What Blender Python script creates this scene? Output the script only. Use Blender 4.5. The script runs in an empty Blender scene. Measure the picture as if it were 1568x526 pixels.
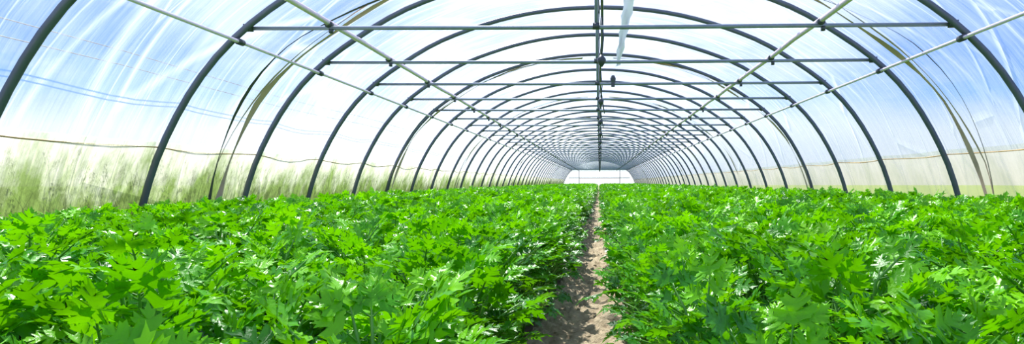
import bpy, math, random
import numpy as np
from mathutils import Vector
random.seed(4); rng=np.random.default_rng(4)
S=bpy.context.scene
COL=S.collection
W=4.0; EYE=0.84; SP=1.8; D0=3.45*SP; NEND=41
HO=[-5,-4,-3,-2,-1]+list(range(0,NEND+1))
Y0=D0+HO[0]*SP; Y1=D0+NEND*SP
# ---------------------------------------------------------------- helpers
def new_obj(name,verts,faces,mat=None,parent=None,smooth=True,coll=None,uv=None):
    me=bpy.data.meshes.new(name)
    me.from_pydata([tuple(v) for v in verts],[],faces)
    if smooth: me.polygons.foreach_set('use_smooth',[True]*len(me.polygons))
    if uv is not None:
        l=me.uv_layers.new(name='UVMap')
        li=np.zeros(len(me.loops),dtype=np.int32); me.loops.foreach_get('vertex_index',li)
        l.data.foreach_set('uv',np.array(uv,dtype=np.float32)[li].ravel())
    me.update()
    o=bpy.data.objects.new(name,me)
    (coll or COL).objects.link(o)
    if mat: me.materials.append(mat)
    if parent: o.parent=parent
    return o
def empty(name,loc=(0,0,0)):
    e=bpy.data.objects.new(name,None); e.empty_display_size=.2; COL.objects.link(e); e.location=loc; return e
def tube(V,F,pts,r,seg=8,cap=True):
    pts=[Vector(p) for p in pts]; n=len(pts); b0=len(V)
    t=(pts[1]-pts[0]).normalized()
    up=Vector((0,0,1)) if abs(t.z)<.9 else Vector((0,1,0))
    nrm=(up-t*up.dot(t)).normalized()
    for i,p in enumerate(pts):
        t=(pts[min(i+1,n-1)]-pts[max(i-1,0)]).normalized()
        nrm=(nrm-t*nrm.dot(t)).normalized(); bi=t.cross(nrm)
        rr=r[i] if isinstance(r,(list,tuple)) else r
        for k in range(seg):
            a=2*math.pi*k/seg
            V.append(p+(nrm*math.cos(a)+bi*math.sin(a))*rr)
    for i in range(n-1):
        for k in range(seg):
            a=b0+i*seg+k; b=b0+i*seg+(k+1)%seg
            F.append((a,b,b+seg,a+seg))
    if cap:
        F.append(tuple(b0+k for k in range(seg))[::-1]); F.append(tuple(b0+(n-1)*seg+k for k in range(seg)))
def box(V,F,c,s):
    b=len(V)
    for dx in(-1,1):
        for dy in(-1,1):
            for dz in(-1,1): V.append((c[0]+dx*s[0]/2,c[1]+dy*s[1]/2,c[2]+dz*s[2]/2))
    for f in((0,1,3,2),(4,6,7,5),(0,4,5,1),(2,3,7,6),(0,2,6,4),(1,5,7,3)): F.append(tuple(b+i for i in f))
# ---------------------------------------------------------------- material helpers
def mat(name):
    m=bpy.data.materials.new(name); m.use_nodes=True; nt=m.node_tree; nt.nodes.clear()
    out=nt.nodes.new('ShaderNodeOutputMaterial'); return m,nt,out
def N(nt,t,**k):
    n=nt.nodes.new(t)
    for a,b in k.items():
        if a.startswith('i_'): n.inputs[a[2:].replace('_',' ')].default_value=b
        else: setattr(n,a,b)
    return n
def L(nt,a,b): nt.links.new(a,b)
def ramp(nt,src,stops):
    r=nt.nodes.new('ShaderNodeValToRGB'); e=r.color_ramp.elements
    while len(e)<len(stops): e.new(.5)
    for i,(p,c) in enumerate(stops):
        e[i].position=p; e[i].color=(c,c,c,1) if isinstance(c,(int,float)) else (*c,1)
    L(nt,src,r.inputs[0]); return r.outputs[0]
def math_(nt,op,a,b=None,clamp=False):
    n=nt.nodes.new('ShaderNodeMath'); n.operation=op; n.use_clamp=clamp
    for i,x in enumerate((a,b)):
        if x is None: continue
        if isinstance(x,(int,float)): n.inputs[i].default_value=x
        else: L(nt,x,n.inputs[i])
    return n.outputs[0]
def mixc(nt,f,a,b,bt='MIX'):
    n=nt.nodes.new('ShaderNodeMix'); n.data_type='RGBA'; n.blend_type=bt
    for i,x in ((0,f),(6,a),(7,b)):
        if isinstance(x,(int,float)): n.inputs[i].default_value=x
        elif isinstance(x,tuple): n.inputs[i].default_value=(*x,1)
        else: L(nt,x,n.inputs[i])
    return n.outputs[2]
def mapped(nt,src,scale,rot=0.):
    m=nt.nodes.new('ShaderNodeMapping'); m.inputs['Scale'].default_value=scale; m.inputs['Rotation'].default_value=(0,0,rot); L(nt,src,m.inputs[0]); return m.outputs[0]
def noise(nt,vec,scale,detail=4,rough=.55):
    n=N(nt,'ShaderNodeTexNoise'); n.inputs['Scale'].default_value=scale; n.inputs['Detail'].default_value=detail; n.inputs['Roughness'].default_value=rough
    if vec is not None: L(nt,vec,n.inputs['Vector'])
    return n.outputs[0]
def simple(name,col,rough=.5,metal=0.,var=.25,scale=8):
    m,nt,out=mat(name); p=N(nt,'ShaderNodeBsdfPrincipled'); tc=N(nt,'ShaderNodeTexCoord')
    nz=noise(nt,tc.outputs['Object'],scale,5)
    c=mixc(nt,nz,tuple(x*(1-var) for x in col),tuple(min(1,x*(1+var)) for x in col))
    L(nt,c,p.inputs['Base Color']); p.inputs['Roughness'].default_value=rough; p.inputs['Metallic'].default_value=metal
    L(nt,p.outputs[0],out.inputs[0]); return m
M_hoop=simple('galvanised_hoop_steel',(.10,.115,.16),.45,.2)
M_tie=simple('tie_bar_steel',(.22,.26,.34),.4,.2)
M_purl=simple('purlin_steel',(.80,.68,.86),.4,.1,.1)
M_pipe=simple('pale_conduit',(.86,.66,.84),.45,.0,.07)
M_clamp=simple('clamp_iron',(.06,.07,.09),.5,.3)
M_cord=simple('brown_cord',(.38,.24,.10),.8)
M_strap=simple('dirty_strap',(.58,.38,.32),.7,0,.5,5)
M_black=simple('black_rubber_strap',(.06,.06,.06),.6)
M_white=simple('white_plastic',(.85,.87,.9),.5,0,.1)
# film
def film(name,skirt=False,green=.5,base=None):
    m,nt,out=mat(name)
    tc=N(nt,'ShaderNodeTexCoord'); uv=tc.outputs['UV']
    st=noise(nt,mapped(nt,uv,(5,.25,1)),1.6,6,.6)      # long creases running over the arch
    st=ramp(nt,st,[(.35,0.),(.65,1.)])
    cl=noise(nt,mapped(nt,uv,(.35,.5,1)),1.1,4,.55)    # cloudy dust film
    cl=ramp(nt,cl,[(.40,0.),(.66,1.)])
    fine=noise(nt,mapped(nt,uv,(28,1.2,1)),1.0,3,.6)
    # thin fold lines: one set along the arch, one set diagonal
    def folds(scale,rot,w):
        v=N(nt,'ShaderNodeTexVoronoi'); v.feature='DISTANCE_TO_EDGE'; v.inputs['Scale'].default_value=1.0; L(nt,mapped(nt,uv,scale,rot),v.inputs['Vector'])
        return ramp(nt,v.outputs['Distance'],[(0.,1.),(w,0.)])
    fold=math_(nt,'MAXIMUM',folds((.9,.35,1),0.,.03),math_(nt,'MULTIPLY',folds((1.7,.28,1),.35,.022),.8))
    lw=N(nt,'ShaderNodeLayerWeight'); lw.inputs[0].default_value=.5
    fac=math_(nt,'MULTIPLY',st,.11)
    fac=math_(nt,'ADD',fac,math_(nt,'MULTIPLY',cl,.20))
    fac=math_(nt,'ADD',fac,math_(nt,'MULTIPLY',fold,.20))
    fac=math_(nt,'ADD',fac,math_(nt,'MULTIPLY',fine,.10))
    fac=math_(nt,'ADD',fac,math_(nt,'MULTIPLY',math_(nt,'POWER',lw.outputs['Facing'],2.5),.24))
    if base is None: base=.05
    fac=math_(nt,'ADD',fac,base,True)
    tr=N(nt,'ShaderNodeBsdfTransparent'); tr.inputs[0].default_value=(.91,.955,1,1)
    tl=N(nt,'ShaderNodeBsdfTranslucent'); df=N(nt,'ShaderNodeBsdfDiffuse')
    gl=N(nt,'ShaderNodeBsdfGlossy'); gl.inputs['Roughness'].default_value=.25
    if skirt:
        sep=N(nt,'ShaderNodeSeparateXYZ'); L(nt,uv,sep.inputs[0])
        g=noise(nt,mapped(nt,uv,(1.3,.7,1)),1.3,8,.70)
        up=N(nt,'ShaderNodeMapRange'); L(nt,sep.outputs[1],up.inputs[0]); up.inputs[1].default_value=.50; up.inputs[2].default_value=1.25; up.inputs[3].default_value=.27; up.inputs[4].default_value=-.09
        g=math_(nt,'ADD',g,up.outputs[0])
        s1=ramp(nt,g,[(.42,0.),(.66,1.)])
        col=mixc(nt,math_(nt,'MULTIPLY',s1,green),(.88,.87,.72),(.22,.32,.09))
        sp=noise(nt,mapped(nt,uv,(5,3,1)),1.6,7,.75)
        sp=math_(nt,'ADD',sp,math_(nt,'MULTIPLY',up.outputs[0],.5))
        sp=ramp(nt,sp,[(.54,0.),(.68,1.)])
        col=mixc(nt,math_(nt,'MULTIPLY',sp,green*.8),col,(.08,.11,.04))
        L(nt,col,tl.inputs[0]); L(nt,col,df.inputs[0])
        tcol=mixc(nt,math_(nt,'MULTIPLY',s1,green),(1.,.98,.84),(.38,.50,.18)); L(nt,tcol,tr.inputs[0])
    else:
        tl.inputs[0].default_value=(.84,.89,.97,1); df.inputs[0].default_value=(.75,.82,.92,1)
    bp=N(nt,'ShaderNodeBump'); bp.inputs['Strength'].default_value=.45; bp.inputs['Distance'].default_value=.04; L(nt,math_(nt,'ADD',st,fold),bp.inputs['Height'])
    for n in (tl,gl): L(nt,bp.outputs[0],n.inputs['Normal'])
    a=N(nt,'ShaderNodeMixShader'); a.inputs[0].default_value=.15; L(nt,tl.outputs[0],a.inputs[1]); L(nt,df.outputs[0],a.inputs[2])
    b=N(nt,'ShaderNodeMixShader'); L(nt,fac,b.inputs[0]); L(nt,tr.outputs[0],b.inputs[1]); L(nt,a.outputs[0],b.inputs[2])
    c=N(nt,'ShaderNodeMixShader'); c.inputs[0].default_value=.04; L(nt,b.outputs[0],c.inputs[1]); L(nt,gl.outputs[0],c.inputs[2])
    L(nt,c.outputs[0],out.inputs[0]); return m
M_film=film('polythene_film'); M_skL=film('algae_stained_skirt',True,1.0,.46); M_skR=film('dusty_skirt',True,.30,-.10)
M_end=film('end_wall_film',False,.5,.35)
# leaf
def leafmat():
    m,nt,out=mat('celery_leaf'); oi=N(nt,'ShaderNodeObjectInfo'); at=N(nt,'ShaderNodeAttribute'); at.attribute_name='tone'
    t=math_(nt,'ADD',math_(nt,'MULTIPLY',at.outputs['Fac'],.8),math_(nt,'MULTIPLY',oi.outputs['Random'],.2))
    col=ramp(nt,t,[(0.,(.004,.05,.001)),(.4,(.022,.185,.001)),(.70,(.10,.42,.001)),(1.,(.28,.70,.003))])  # dark end deepened to put shadow into the lower leaves' colour
    p=N(nt,'ShaderNodeBsdfPrincipled'); p.inputs['Roughness'].default_value=.31; p.inputs['Specular IOR Level'].default_value=.34
    L(nt,col,p.inputs['Base Color'])
    tl=N(nt,'ShaderNodeBsdfTranslucent'); c2=mixc(nt,.36,col,(.34,.90,.0)); L(nt,c2,tl.inputs[0])
    tc=N(nt,'ShaderNodeTexCoord'); nz=noise(nt,tc.outputs['Object'],110,3); bp=N(nt,'ShaderNodeBump'); bp.inputs['Strength'].default_value=.4; bp.inputs['Distance'].default_value=.004
    L(nt,nz,bp.inputs['Height']); L(nt,bp.outputs[0],p.inputs['Normal'])
    mx=N(nt,'ShaderNodeMixShader'); mx.inputs[0].default_value=.31; L(nt,p.outputs[0],mx.inputs[1]); L(nt,tl.outputs[0],mx.inputs[2]); L(nt,mx.outputs[0],out.inputs[0]); return m
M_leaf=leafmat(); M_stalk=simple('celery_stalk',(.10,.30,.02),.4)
# soil
def soil(name,c1,c2,sc=14,st=.6):
    m,nt,out=mat(name); tc=N(nt,'ShaderNodeTexCoord'); v=tc.outputs['Object']
    a=noise(nt,v,sc,8,.65); b=noise(nt,v,sc*.15,4)
    c=mixc(nt,ramp(nt,a,[(.35,0.),(.65,1.)]),c1,c2); c=mixc(nt,math_(nt,'MULTIPLY',b,.5),c,tuple(x*.6 for x in c1))
    p=N(nt,'ShaderNodeBsdfPrincipled'); p.inputs['Roughness'].default_value=.95; L(nt,c,p.inputs['Base Color'])
    bp=N(nt,'ShaderNodeBump'); bp.inputs['Strength'].default_value=st; bp.inputs['Distance'].default_value=.03; L(nt,a,bp.inputs['Height']); L(nt,bp.outputs[0],p.inputs['Normal'])
    L(nt,p.outputs[0],out.inputs[0]); return m
M_soil=soil('bed_soil',(.08,.055,.03),(.18,.13,.08)); M_path=soil('sandy_path',(.34,.25,.16),(.72,.58,.40),18,1.)
M_meadow=soil('meadow_ground',(.20,.28,.08),(.42,.44,.20),6)
# ---------------------------------------------------------------- profile
half=[(1.05,-.21),(1.042,-.14),(1.025,-.059),(.985,.066),(.913,.203),(.827,.31),(.71,.404),(.53,.507),(.27,.587),(0,.612)]
ctrl=[(-x,y) for x,y in half]+[(x,y) for x,y in half[-2::-1]]
def catmull(P,n=14):
    out=[]; P=[2*np.array(P[0])-np.array(P[1])]+[np.array(p) for p in P]+[2*np.array(P[-1])-np.array(P[-2])]
    for i in range(1,len(P)-2):
        p0,p1,p2,p3=P[i-1:i+3]
        for k in range(n):
            t=k/n; out.append(.5*((2*p1)+(-p0+p2)*t+(2*p0-5*p1+4*p2-p3)*t*t+(-p0+3*p1-3*p2+p3)*t**3))
    out.append(P[-2]); return np.array(out)
cp=catmull(ctrl); seg=np.r_[0,np.cumsum(np.linalg.norm(np.diff(cp,axis=0),axis=1))]
XO=-.03
def prof(s):  # s 0..1 -> x,z and outward normal
    q=s*seg[-1]; x=np.interp(q,seg,cp[:,0]); y=np.interp(q,seg,cp[:,1])
    e=.004*seg[-1]; dx=np.interp(q+e,seg,cp[:,0])-np.interp(q-e,seg,cp[:,0]); dy=np.interp(q+e,seg,cp[:,1])-np.interp(q-e,seg,cp[:,1])
    l=math.hypot(dx,dy) or 1
    return x*W+XO, EYE+y*W, -dy/l, dx/l
ARC=seg[-1]*W
ss=np.linspace(0,1,400); zs=np.array([prof(s)[1] for s in ss])
def s_at_z(z):  # left side
    i=int(np.argmax(zs>z)); return float(np.interp(z,[zs[i-1],zs[i]],[ss[i-1],ss[i]]))
SZ=EYE+.076*W
s_seam=s_at_z(SZ)
# ---------------------------------------------------------------- frame
frame=empty('greenhouse_frame')
NP=56
V=[];F=[]
for n in HO:
    y=D0+n*SP
    tube(V,F,[(prof(s)[0],y,max(prof(s)[1],0.0)) for s in np.linspace(0,1,NP)],.031,10)
new_obj('hoops',V,F,M_hoop,frame)
V=[];F=[];TB=EYE+.348*W; TX=.785*W
for n in HO:
    y=D0+n*SP+.045; tube(V,F,[(-TX+XO,y,TB),(XO,y,TB-.01),(TX+XO,y,TB)],.019,8)
new_obj('tie_bars',V,F,M_tie,frame)
# purlins
V=[];F=[];ys=[Y0-.3+ (Y1-Y0+.3)*k/90 for k in range(91)]
for sg in(-1,1):
    tube(V,F,[(XO+sg*.80*W,y,EYE+.315*W) for y in ys],.017,8)
new_obj('side_purlins',V,F,M_purl,frame)
V=[];F=[]
tube(V,F,[(XO,y,EYE+.612*W-.05) for y in ys],.026,8)
new_obj('ridge_purlin',V,F,M_hoop,frame)
V=[];F=[]
for n in HO:
    y=D0+n*SP+.03; tube(V,F,[(XO,y,EYE+.60*W),(XO,y,TB)],.015,8)
new_obj('king_posts',V,F,M_tie,frame)
V=[];F=[]
for x in(-.61*W,.49*W):
    tube(V,F,[(x+random.uniform(-.008,.008),y,TB+.045+random.uniform(-.004,.004)) for y in ys],.025,10)
new_obj('conduit_pipes',V,F,M_pipe,frame)
V=[];F=[]
for n in HO:
    y=D0+n*SP
    for x in(-.61*W,.49*W):
        tube(V,F,[(x,y+.045-.03,TB+.03),(x,y+.045+.03,TB+.03)],.034,10)
        box(V,F,(x+.02,y+.045,TB-.03),(.03,.04,.04))
    for sg in(-1,1):
        tube(V,F,[(XO+sg*.80*W,y-.045,EYE+.315*W),(XO+sg*.80*W,y+.045,EYE+.315*W)],.030,10)
        box(V,F,(XO+sg*.785*W,y+.03,TB),(.07,.06,.06))
    tube(V,F,[(XO,y-.05,EYE+.6*W),(XO,y+.05,EYE+.6*W)],.038,10)
    box(V,F,(XO,y+.04,TB),(.06,.06,.05))
new_obj('pipe_clamps',V,F,M_clamp,frame)
# seam cords and film-joint straps
V=[];F=[]
for side in(0,1):
    pts=[]
    for k in range(len(HO)-1):
        for j in range(6):
            y=D0+HO[k]*SP+SP*j/6; sag=.02*math.sin(math.pi*j/6)+.006*math.sin(y*3.1+side)
            s=s_at_z(SZ-sag); s=s if side==0 else 1-s
            x,z,nx,nz=prof(s); pts.append((x+nx*.036,y,z+nz*.036))
    tube(V,F,pts,.006,5)
new_obj('skirt_seam_cord',V,F,M_cord,frame)
Vb=[];Fb=[];Vs=[];Fs=[]
def ribbon(V,F,pts,w):
    b=len(V)
    for i,p in enumerate(pts):
        tw=.4*math.sin(i*.9+b); ww=w*(1+.45*math.sin(i*.8+b))
        d=Vector((math.sin(tw)*.5,math.cos(tw),.25*math.sin(tw)))*ww
        V.append(Vector(p)-d); V.append(Vector(p)+d)
    for i in range(len(pts)-1): F.append((b+2*i,b+2*i+1,b+2*i+3,b+2*i+2))
dd=4.05
while dd<38:
    for side in(0,1):
        for q,(VV,FF,off,wd) in enumerate(((Vb,Fb,-.26,.020 if side==0 else .007),(Vs,Fs,.06,.042),(Vs,Fs,-.14,.014))):
            pts=[]
            for k in range(31):
                t=k/30; s=.015+t*.46; y=dd*SP+off*math.sin(math.pi*min(1,t*1.5))*(1+.3*math.sin(5*t+q))+.03*math.sin(9*t+q*2+side)
                x,z,nx,nz=prof(s if side==0 else 1-s); ins=.03+.035*abs(math.sin(7*t+q))
                pts.append((x-nx*ins,y,z-nz*ins))
            ribbon(VV,FF,pts,wd)
    dd+=3.42
new_obj('black_straps',Vb,Fb,M_black,frame); new_obj('film_joint_straps',Vs,Fs,M_strap,frame)
# bracing wires (outside left)
V=[];F=[]
for z in(.235,.265): tube(V,F,[(-.90*W-.30-.2*(z-.235),y,EYE+z*W-.02*math.sin(y*.9)) for y in np.linspace(Y0,Y1,60)],.004,5)
new_obj('outer_guy_wires',V,F,M_clamp,frame)
# ---------------------------------------------------------------- film
def filmpiece(name,s0,s1,m,ns,off=.045,rev=False):
    V=[];F=[];uv=[]
    yl=[]
    for k in range(len(HO)-1):
        for j in range(6): yl.append((D0+HO[k]*SP+SP*j/6,j/6))
    yl.append((Y1,0))
    S_=np.linspace(s0,s1,ns)
    P=[prof(s) for s in S_]
    for y,f in yl:
        for (x,z,nx,nz),s in zip(P,S_):
            o=off-.028*math.sin(math.pi*f)+.012*math.sin(y*2.3+s*31)*math.sin(math.pi*f)
            V.append((x+nx*o,y,max(z+nz*o,-.02))); uv.append((y,min(s,1-s)*ARC if m is not M_film else s*ARC))
    for i in range(len(yl)-1):
        for j in range(ns-1):
            a=i*ns+j; F.append((a,a+1,a+ns+1,a+ns))
    return new_obj(name,V,F,m,None,True,None,uv)
filmpiece('ceiling',s_seam,1-s_seam,M_film,60)
filmpiece('wall_left',0,s_seam+.004,M_skL,12,.05); filmpiece('wall_right',1-s_seam-.004,1,M_skR,12,.05)
# end wall with wide opening
V=[];F=[];uv=[]
P=[prof(s) for s in np.linspace(0,1,61)]
ow=.58*W; oz=EYE+.13*W
for (x,z,nx,nz) in P:
    ix=max(-ow,min(ow,x)); iz=min(z,oz)
    V.append((x,Y1,z)); V.append((ix,Y1,iz)); uv+= [(x*2,z),(ix*2,iz)]
for i in range(60): F.append((2*i,2*i+2,2*i+3,2*i+1))
new_obj('wall_back',V,F,M_end,None,False,None,uv)
V=[];F=[]
for x in(-ow,ow): tube(V,F,[(x,Y1-.03,0),(x,Y1-.03,EYE+.40*W)],.035)
tube(V,F,[(-ow-1.2,Y1-.03,oz),(ow+1.2,Y1-.03,oz)],.035)
new_obj('door_frame',V,F,M_hoop,frame)
# ---------------------------------------------------------------- floor, path, outside
def plane(name,x0,x1,y0,y1,z,m,nx=2,ny=2,fn=None):
    V=[];F=[]
    for j in range(ny):
        for i in range(nx):
            x=x0+(x1-x0)*i/(nx-1); y=y0+(y1-y0)*j/(ny-1); V.append((x,y,z+(fn(x,y) if fn else 0)))
    for j in range(ny-1):
        for i in range(nx-1): a=j*nx+i; F.append((a,a+1,a+nx+1,a+nx))
    return new_obj(name,V,F,m)
plane('ground',-120,120,-40,220,-.03,M_meadow)
plane('floor',-4.22,4.18,Y0,Y1,0,M_soil)
def pathx(y): return -.075+.035*math.sin(y*1.35+.4)+.015*math.sin(y*3.3)
V=[];F=[];nx=25
yv=np.r_[np.arange(-1,12,.03),np.arange(12,Y1,.25)]
for y in yv:
    for i in range(nx):
        u=-1+2*i/(nx-1); x=pathx(y)+u*.28
        h=.050-.040*(1-u*u)+.018*math.sin(x*37+y*11)*math.sin(y*17+x*9)+.016*math.sin(y*31+x*23)+random.uniform(-.010,.010)
        if abs(u)>.95: h=.0
        V.append((x,y,max(h,.001)))
for j in range(len(yv)-1):
    for i in range(nx-1): a=j*nx+i; F.append((a,a+1,a+nx+1,a+nx))
# loose clods lying on the path
for k in range(300):
    y=random.uniform(.8,14); x=pathx(y)+random.uniform(-.22,.22); r=random.uniform(.006,.02); b=len(V)
    for a in range(6):
        V.append((x+r*math.cos(a*1.047)*random.uniform(.7,1.2),y+r*math.sin(a*1.047)*random.uniform(.7,1.2),.02+random.uniform(0,.006)))
    V.append((x,y,.02+r*random.uniform(.8,1.3)))
    for a in range(6): F.append((b+a,b+(a+1)%6,b+6))
new_obj('dirt_path',V,F,M_path)
# ---------------------------------------------------------------- celery
HALF=[(.02,0,0),(.04,.16,1),(.22,.24,1),(.38,.26,2),(.33,.33,2),(.47,.40,2),(.42,.46,3),(.50,.57,3),(.36,.54,3),(.12,.46,3),(.27,.64,4),(.36,.76,4),(.25,.74,4),(.25,.86,5),(.09,.72,5),(.15,.92,5),(.07,.92,6),(0,1.10,6)]
MID=[0,.14,.28,.42,.56,.70,.88]
def leaflet(V,F,T,base,al,side,nrm,Ls,tone,rnd):
    b=len(V); fold=rnd.uniform(.15,.55); curl=rnd.uniform(-.05,.5)
    def P(x,y,z): return base+al*(y*Ls)+side*(x*Ls)+nrm*(z*Ls)
    for y in MID: V.append(P(0,y,-curl*y*y)); T.append(tone)
    for sg in(1,-1):
        o=len(V)
        wob=rnd.uniform(-.15,.15)
        for k,(x,y,mi) in enumerate(HALF):
            z=fold*x-.5*x*x*rnd.uniform(.6,1.6)-curl*y*y+wob*x+rnd.uniform(-.035,.035)
            V.append(P(sg*x*rnd.uniform(.9,1.08),y*rnd.uniform(.97,1.03),z)); T.append(tone)
        for k in range(len(HALF)-1):
            m0=HALF[k][2]; m1=HALF[k+1][2]
            f=[b+m0,o+k,o+k+1]+([b+m1] if m1!=m0 else [])
            if sg<0: f=f[::-1]
            F.append(tuple(f))
def plant(idx):
    rnd=random.Random(100+idx); V=[];F=[];T=[];nl=rnd.randint(26,31); stalkF=[]
    for i in range(nl):
        q=i/(nl-1); az=i*2.39996+rnd.uniform(-.3,.3)
        rad=.02+.155*q**.7*rnd.uniform(.8,1.2); h=(.545-.24*q**1.4)*rnd.uniform(.87,1.08)
        out=Vector((math.cos(az),math.sin(az),0)); up=Vector((0,0,1))
        p0=out*.02; p3=out*rad+up*h; p1=out*.03+up*h*.5; p2=out*rad*.65+up*h*.85
        pts=[]
        for k in range(6):
            t=k/5; pts.append(p0*(1-t)**3+p1*3*t*(1-t)**2+p2*3*t*t*(1-t)+p3*t**3)
        nf=len(F); nv=len(V)
        el=math.radians(rnd.uniform(30,75)*(1-q)+rnd.uniform(-15,40)*q)
        d=(out*math.cos(el)+up*math.sin(el)).normalized()
        rl=rnd.uniform(.07,.105); tip=p3+d*rl*.9
        side=d.cross(up).normalized(); side=(side+up*rnd.uniform(-.4,.4)).normalized(); nrm=side.cross(d).normalized()
        if nrm.z<0: nrm=-nrm
        tube(V,F,pts+[p3+d*rl*.5,tip],[.008,.007,.006,.005,.0045,.004,.003,.002],5,False)
        T+= [.55]*(len(V)-nv); stalkF+=list(range(nf,len(F)))
        tone=min(1,max(0,.98-.78*q+rnd.uniform(-.3,.3)))  # young inner leaves yellower; lower outer ones darkened, canopy shade painted in
        Ls=rnd.uniform(.057,.083)
        leaflet(V,F,T,tip-d*.01,d,side,nrm,Ls*1.08,tone,rnd)
        for k,fr in enumerate((.72,.1)):
            for sg in(1,-1):
                a=math.radians(rnd.uniform(42,66)); dirv=(d*math.cos(a)+side*sg*math.sin(a)+nrm*rnd.uniform(-.15,.25)).normalized()
                sd=(dirv.cross(nrm)).normalized(); nn=sd.cross(dirv).normalized()
                b=p3+d*rl*fr
                stalk=.012+.012*k
                nv=len(V); nf=len(F); tube(V,F,[b,b+dirv*stalk],.0018,4,False); T+=[.55]*(len(V)-nv); stalkF+=list(range(nf,len(F)))
                leaflet(V,F,T,b+dirv*stalk,dirv,sd,nn,Ls*rnd.uniform(.78,.98),min(1,max(0,tone+rnd.uniform(-.12,.12))),rnd)
    return V,F,T,stalkF
pc=bpy.data.collections.new('celery_variants')
for i in range(10):
    V,F,T,sf=plant(i)
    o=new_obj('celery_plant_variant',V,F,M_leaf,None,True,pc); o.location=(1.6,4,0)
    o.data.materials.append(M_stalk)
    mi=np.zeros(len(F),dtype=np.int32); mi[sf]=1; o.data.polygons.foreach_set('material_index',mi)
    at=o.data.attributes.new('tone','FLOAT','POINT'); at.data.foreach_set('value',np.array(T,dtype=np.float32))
def gn(seed):
    g=bpy.data.node_groups.new('plant_scatter','GeometryNodeTree')
    g.interface.new_socket('Geometry',in_out='INPUT',socket_type='NodeSocketGeometry'); g.interface.new_socket('Geometry',in_out='OUTPUT',socket_type='NodeSocketGeometry')
    i=g.nodes.new('NodeGroupInput'); o=g.nodes.new('NodeGroupOutput')
    ci=g.nodes.new('GeometryNodeCollectionInfo'); ci.inputs['Collection'].default_value=pc; ci.inputs['Separate Children'].default_value=True; ci.inputs['Reset Children'].default_value=True
    ip=g.nodes.new('GeometryNodeInstanceOnPoints'); ip.inputs['Pick Instance'].default_value=True
    r1=g.nodes.new('FunctionNodeRandomValue'); r1.data_type='FLOAT_VECTOR'; r1.inputs[0].default_value=(-.12,-.12,0); r1.inputs[1].default_value=(.12,.12,6.283); r1.inputs['Seed'].default_value=seed
    r2=g.nodes.new('FunctionNodeRandomValue'); r2.data_type='INT'; r2.inputs[4].default_value=0; r2.inputs[5].default_value=9; r2.inputs['Seed'].default_value=seed+5
    na=g.nodes.new('GeometryNodeInputNamedAttribute'); na.data_type='FLOAT'; na.inputs[0].default_value='psize'
    g.links.new(i.outputs[0],ip.inputs['Points']); g.links.new(ci.outputs[0],ip.inputs['Instance']); g.links.new(r1.outputs[0],ip.inputs['Rotation'])
    g.links.new(r2.outputs[2],ip.inputs['Instance Index']); g.links.new(na.outputs[0],ip.inputs['Scale']); g.links.new(ip.outputs[0],o.inputs[0]); return g
for side in(-1,1):
    P=[];sz=[]
    y=-.4
    while y<Y1-1:
        x=.352
        while x<3.82:
            px=side*(x+random.uniform(-.05,.05)) if x>.5 else side*(x+random.uniform(-.02,.035))+pathx(y)
            py=y+random.uniform(-.06,.06)
            P.append((px,py,0)); k=random.uniform(.90,1.10)
            if x>3.4 and side<0: k*=.93
            if x>3.2 and side>0: k*=1.03
            if x<.5: k*=.93
            sz.append(k); x+=.262
        y+=.262
    o=new_obj('celery_bed',P,[],None)
    at=o.data.attributes.new('psize','FLOAT','POINT'); at.data.foreach_set('value',np.array(sz,dtype=np.float32))
    md=o.modifiers.new('scatter','NODES'); md.node_group=gn(3+side)
# ---------------------------------------------------------------- wild grass outside left
M_grass=simple('meadow_grass_blades',(.05,.09,.03),.7,0,.6,3)
V=[];F=[]
def grass(x,y,h):
    az=random.uniform(0,6.28); ln=random.uniform(.1,.5); b=len(V); w=random.uniform(.006,.014)
    for k in range(5):
        t=k/4; c=Vector((min(-4.36,x+math.cos(az)*ln*h*t*t),y+math.sin(az)*ln*h*t*t,h*t*(1-.15*t*ln)-.03)); ww=w*(1-t*.85)
        V.append(c+Vector((-math.sin(az)*ww,math.cos(az)*ww,0))); V.append(c-Vector((-math.sin(az)*ww,math.cos(az)*ww,0)))
    for k in range(4): F.append((b+2*k,b+2*k+1,b+2*k+3,b+2*k+2))
    if random.random()<.3:
        for j in range(7):
            q=c+Vector((random.uniform(-.03,.0),random.uniform(-.03,.03),random.uniform(-.12,.05))); b=len(V)
            V.extend([q,q+Vector((.006,.004,.03)),q+Vector((-.004,-.006,.035))]); F.append((b,b+1,b+2))
for c in range(380):
    cy=random.uniform(1,50); cx=-4.45-abs(random.gauss(0,.3))
    hh=random.uniform(.45,1.10)
    for k in range(24): grass(cx-abs(random.gauss(0,.08)),cy+random.gauss(0,.16),hh*random.uniform(.6,1.12))
new_obj('wild_grass',V,F,M_grass,None,False)
# ---------------------------------------------------------------- hanging bits
irr=empty('irrigation_line')
V=[];F=[]; IZ=TB+.30
tube(V,F,[(XO+.05+.01*math.sin(y),y,IZ-.02*math.sin(y*1.7)) for y in np.linspace(Y0,Y1-.5,120)],.014,8)
for n in HO[2:]:
    y=D0+(n+.5)*SP
    if n%2==0:
        tube(V,F,[(XO+.05,y,IZ),(XO+.07,y,IZ-.22),(XO+.05,y,IZ-.42)],.009,6)
        tube(V,F,[(XO+.05,y,IZ-.40),(XO+.05,y,IZ-.44),(XO+.05,y,IZ-.47),(XO+.05,y,IZ-.52)],[.015,.045,.045,.01],8)
    elif n>1:  # slack loops of feed hose
        tube(V,F,[(XO+.05+.07*math.sin(math.pi*t),y+.8*t,IZ-.42*math.sin(math.pi*t)) for t in np.linspace(0,1,14)],.009,6)
new_obj('pipe_and_droppers',V,F,M_clamp,irr)
V=[];F=[]
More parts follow.
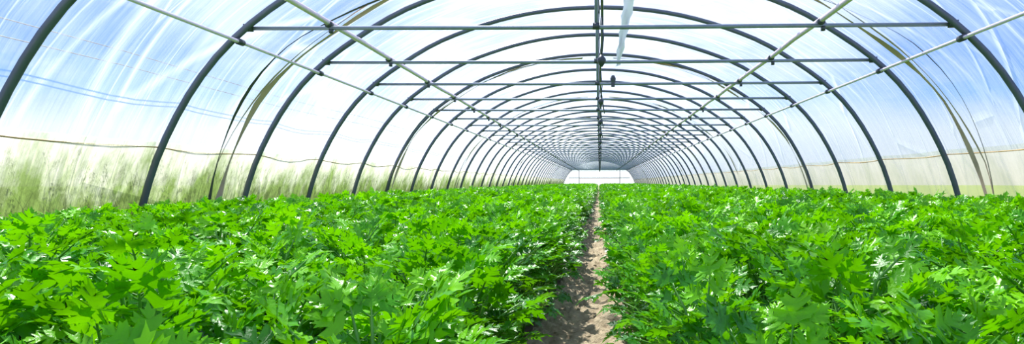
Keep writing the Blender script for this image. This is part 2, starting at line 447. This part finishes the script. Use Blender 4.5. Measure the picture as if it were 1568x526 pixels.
for n in HO[1:]:
    y=D0+n*SP; tube(V,F,[(XO+.05,y+.02,IZ),(XO,y+.02,EYE+.6*W)],.004,5)
new_obj('hangers',V,F,M_clamp,irr)
# hanging polythene strip near the ridge
yb=D0+1.5*SP; zt=prof(.5)[1]-.02
V=[];F=[]
for k in range(14):
    t=k/13; z=zt-.95*t; cx=.40-.17*t; w=.080*(1-.62*t)+.012*math.sin(k*2)
    for j in range(4): 
        u=j/3*2-1; V.append((cx+u*w,yb+.03*math.sin(j*2+k*.7),z+.02*u))
for k in range(13):
    for j in range(3): a=k*4+j; F.append((a,a+1,a+5,a+4))
new_obj('hanging_polythene_strip',V,F,M_white,None)
# small thermostat hanging from a tie bar
yt=D0+2*SP+.045; V=[];F=[]
th=empty('hanging_thermostat')
box(V,F,(.19,yt,TB-.015),(.05,.05,.07)); tube(V,F,[(.19,yt,TB-.04),(.19,yt,TB-.02)],.01,6)
tube(V,F,[(.19,yt,TB+.03),(.19,yt,TB+.07),(.19,yt,TB+.11)],[.035,.04,.02],12)
new_obj('body',V,F,M_clamp,th,False)
# ---------------------------------------------------------------- light & world
w=bpy.data.worlds.new('sky'); S.world=w; w.use_nodes=True; nt=w.node_tree; nt.nodes.clear()
out=N(nt,'ShaderNodeOutputWorld'); bg=N(nt,'ShaderNodeBackground'); tc=N(nt,'ShaderNodeTexCoord'); sx=N(nt,'ShaderNodeSeparateXYZ'); L(nt,tc.outputs['Generated'],sx.inputs[0])
g=ramp(nt,sx.outputs[2],[(0.,(.97,.98,1.)),(.065,(.84,.92,1.)),(.11,(.26,.53,1.)),(.165,(.06,.30,.95)),(.5,(.04,.20,.8)),(1.,(.03,.14,.6))])
cl=noise(nt,mapped(nt,tc.outputs['Generated'],(1,1,3.5)),2.2,7,.6)
# broad cloud bank ahead, clearer towards both sides
bank=math_(nt,'SUBTRACT',1.,math_(nt,'MULTIPLY',math_(nt,'ABSOLUTE',math_(nt,'SUBTRACT',sx.outputs[0],.05)),1.9),True)
cl=math_(nt,'ADD',cl,math_(nt,'MULTIPLY',bank,.12))
cl=ramp(nt,cl,[(.49,0.),(.77,.75)])
c=mixc(nt,cl,g,(.93,.97,1)); L(nt,c,bg.inputs[0]); bg.inputs[1].default_value=1.06; L(nt,bg.outputs[0],out.inputs[0])
sun=bpy.data.lights.new('sun','SUN'); sun.energy=10.5; sun.angle=.02; sun.color=(1,.97,.86); so=bpy.data.objects.new('sun',sun); COL.objects.link(so)
d=Vector((.30,-.60,-.95)); so.rotation_euler=d.to_track_quat('-Z','Y').to_euler(); so.location=(-8,15,20)
# ---------------------------------------------------------------- camera
cam=bpy.data.cameras.new('camera'); co=bpy.data.objects.new('camera',cam); COL.objects.link(co); S.camera=co
f=1080.; yaw=math.radians(1.5)
cam.sensor_width=36; cam.lens=36*f/1580; cam.clip_start=.02; cam.clip_end=600
co.location=(0,0,EYE); co.rotation_euler=(math.pi/2,0,yaw)
cam.shift_x=-(925-790-f*math.tan(yaw))/1580; cam.shift_y=(281-265)/1580
S.view_settings.view_transform='Standard'; S.view_settings.look='None'; S.view_settings.exposure=0.; S.view_settings.gamma=1.
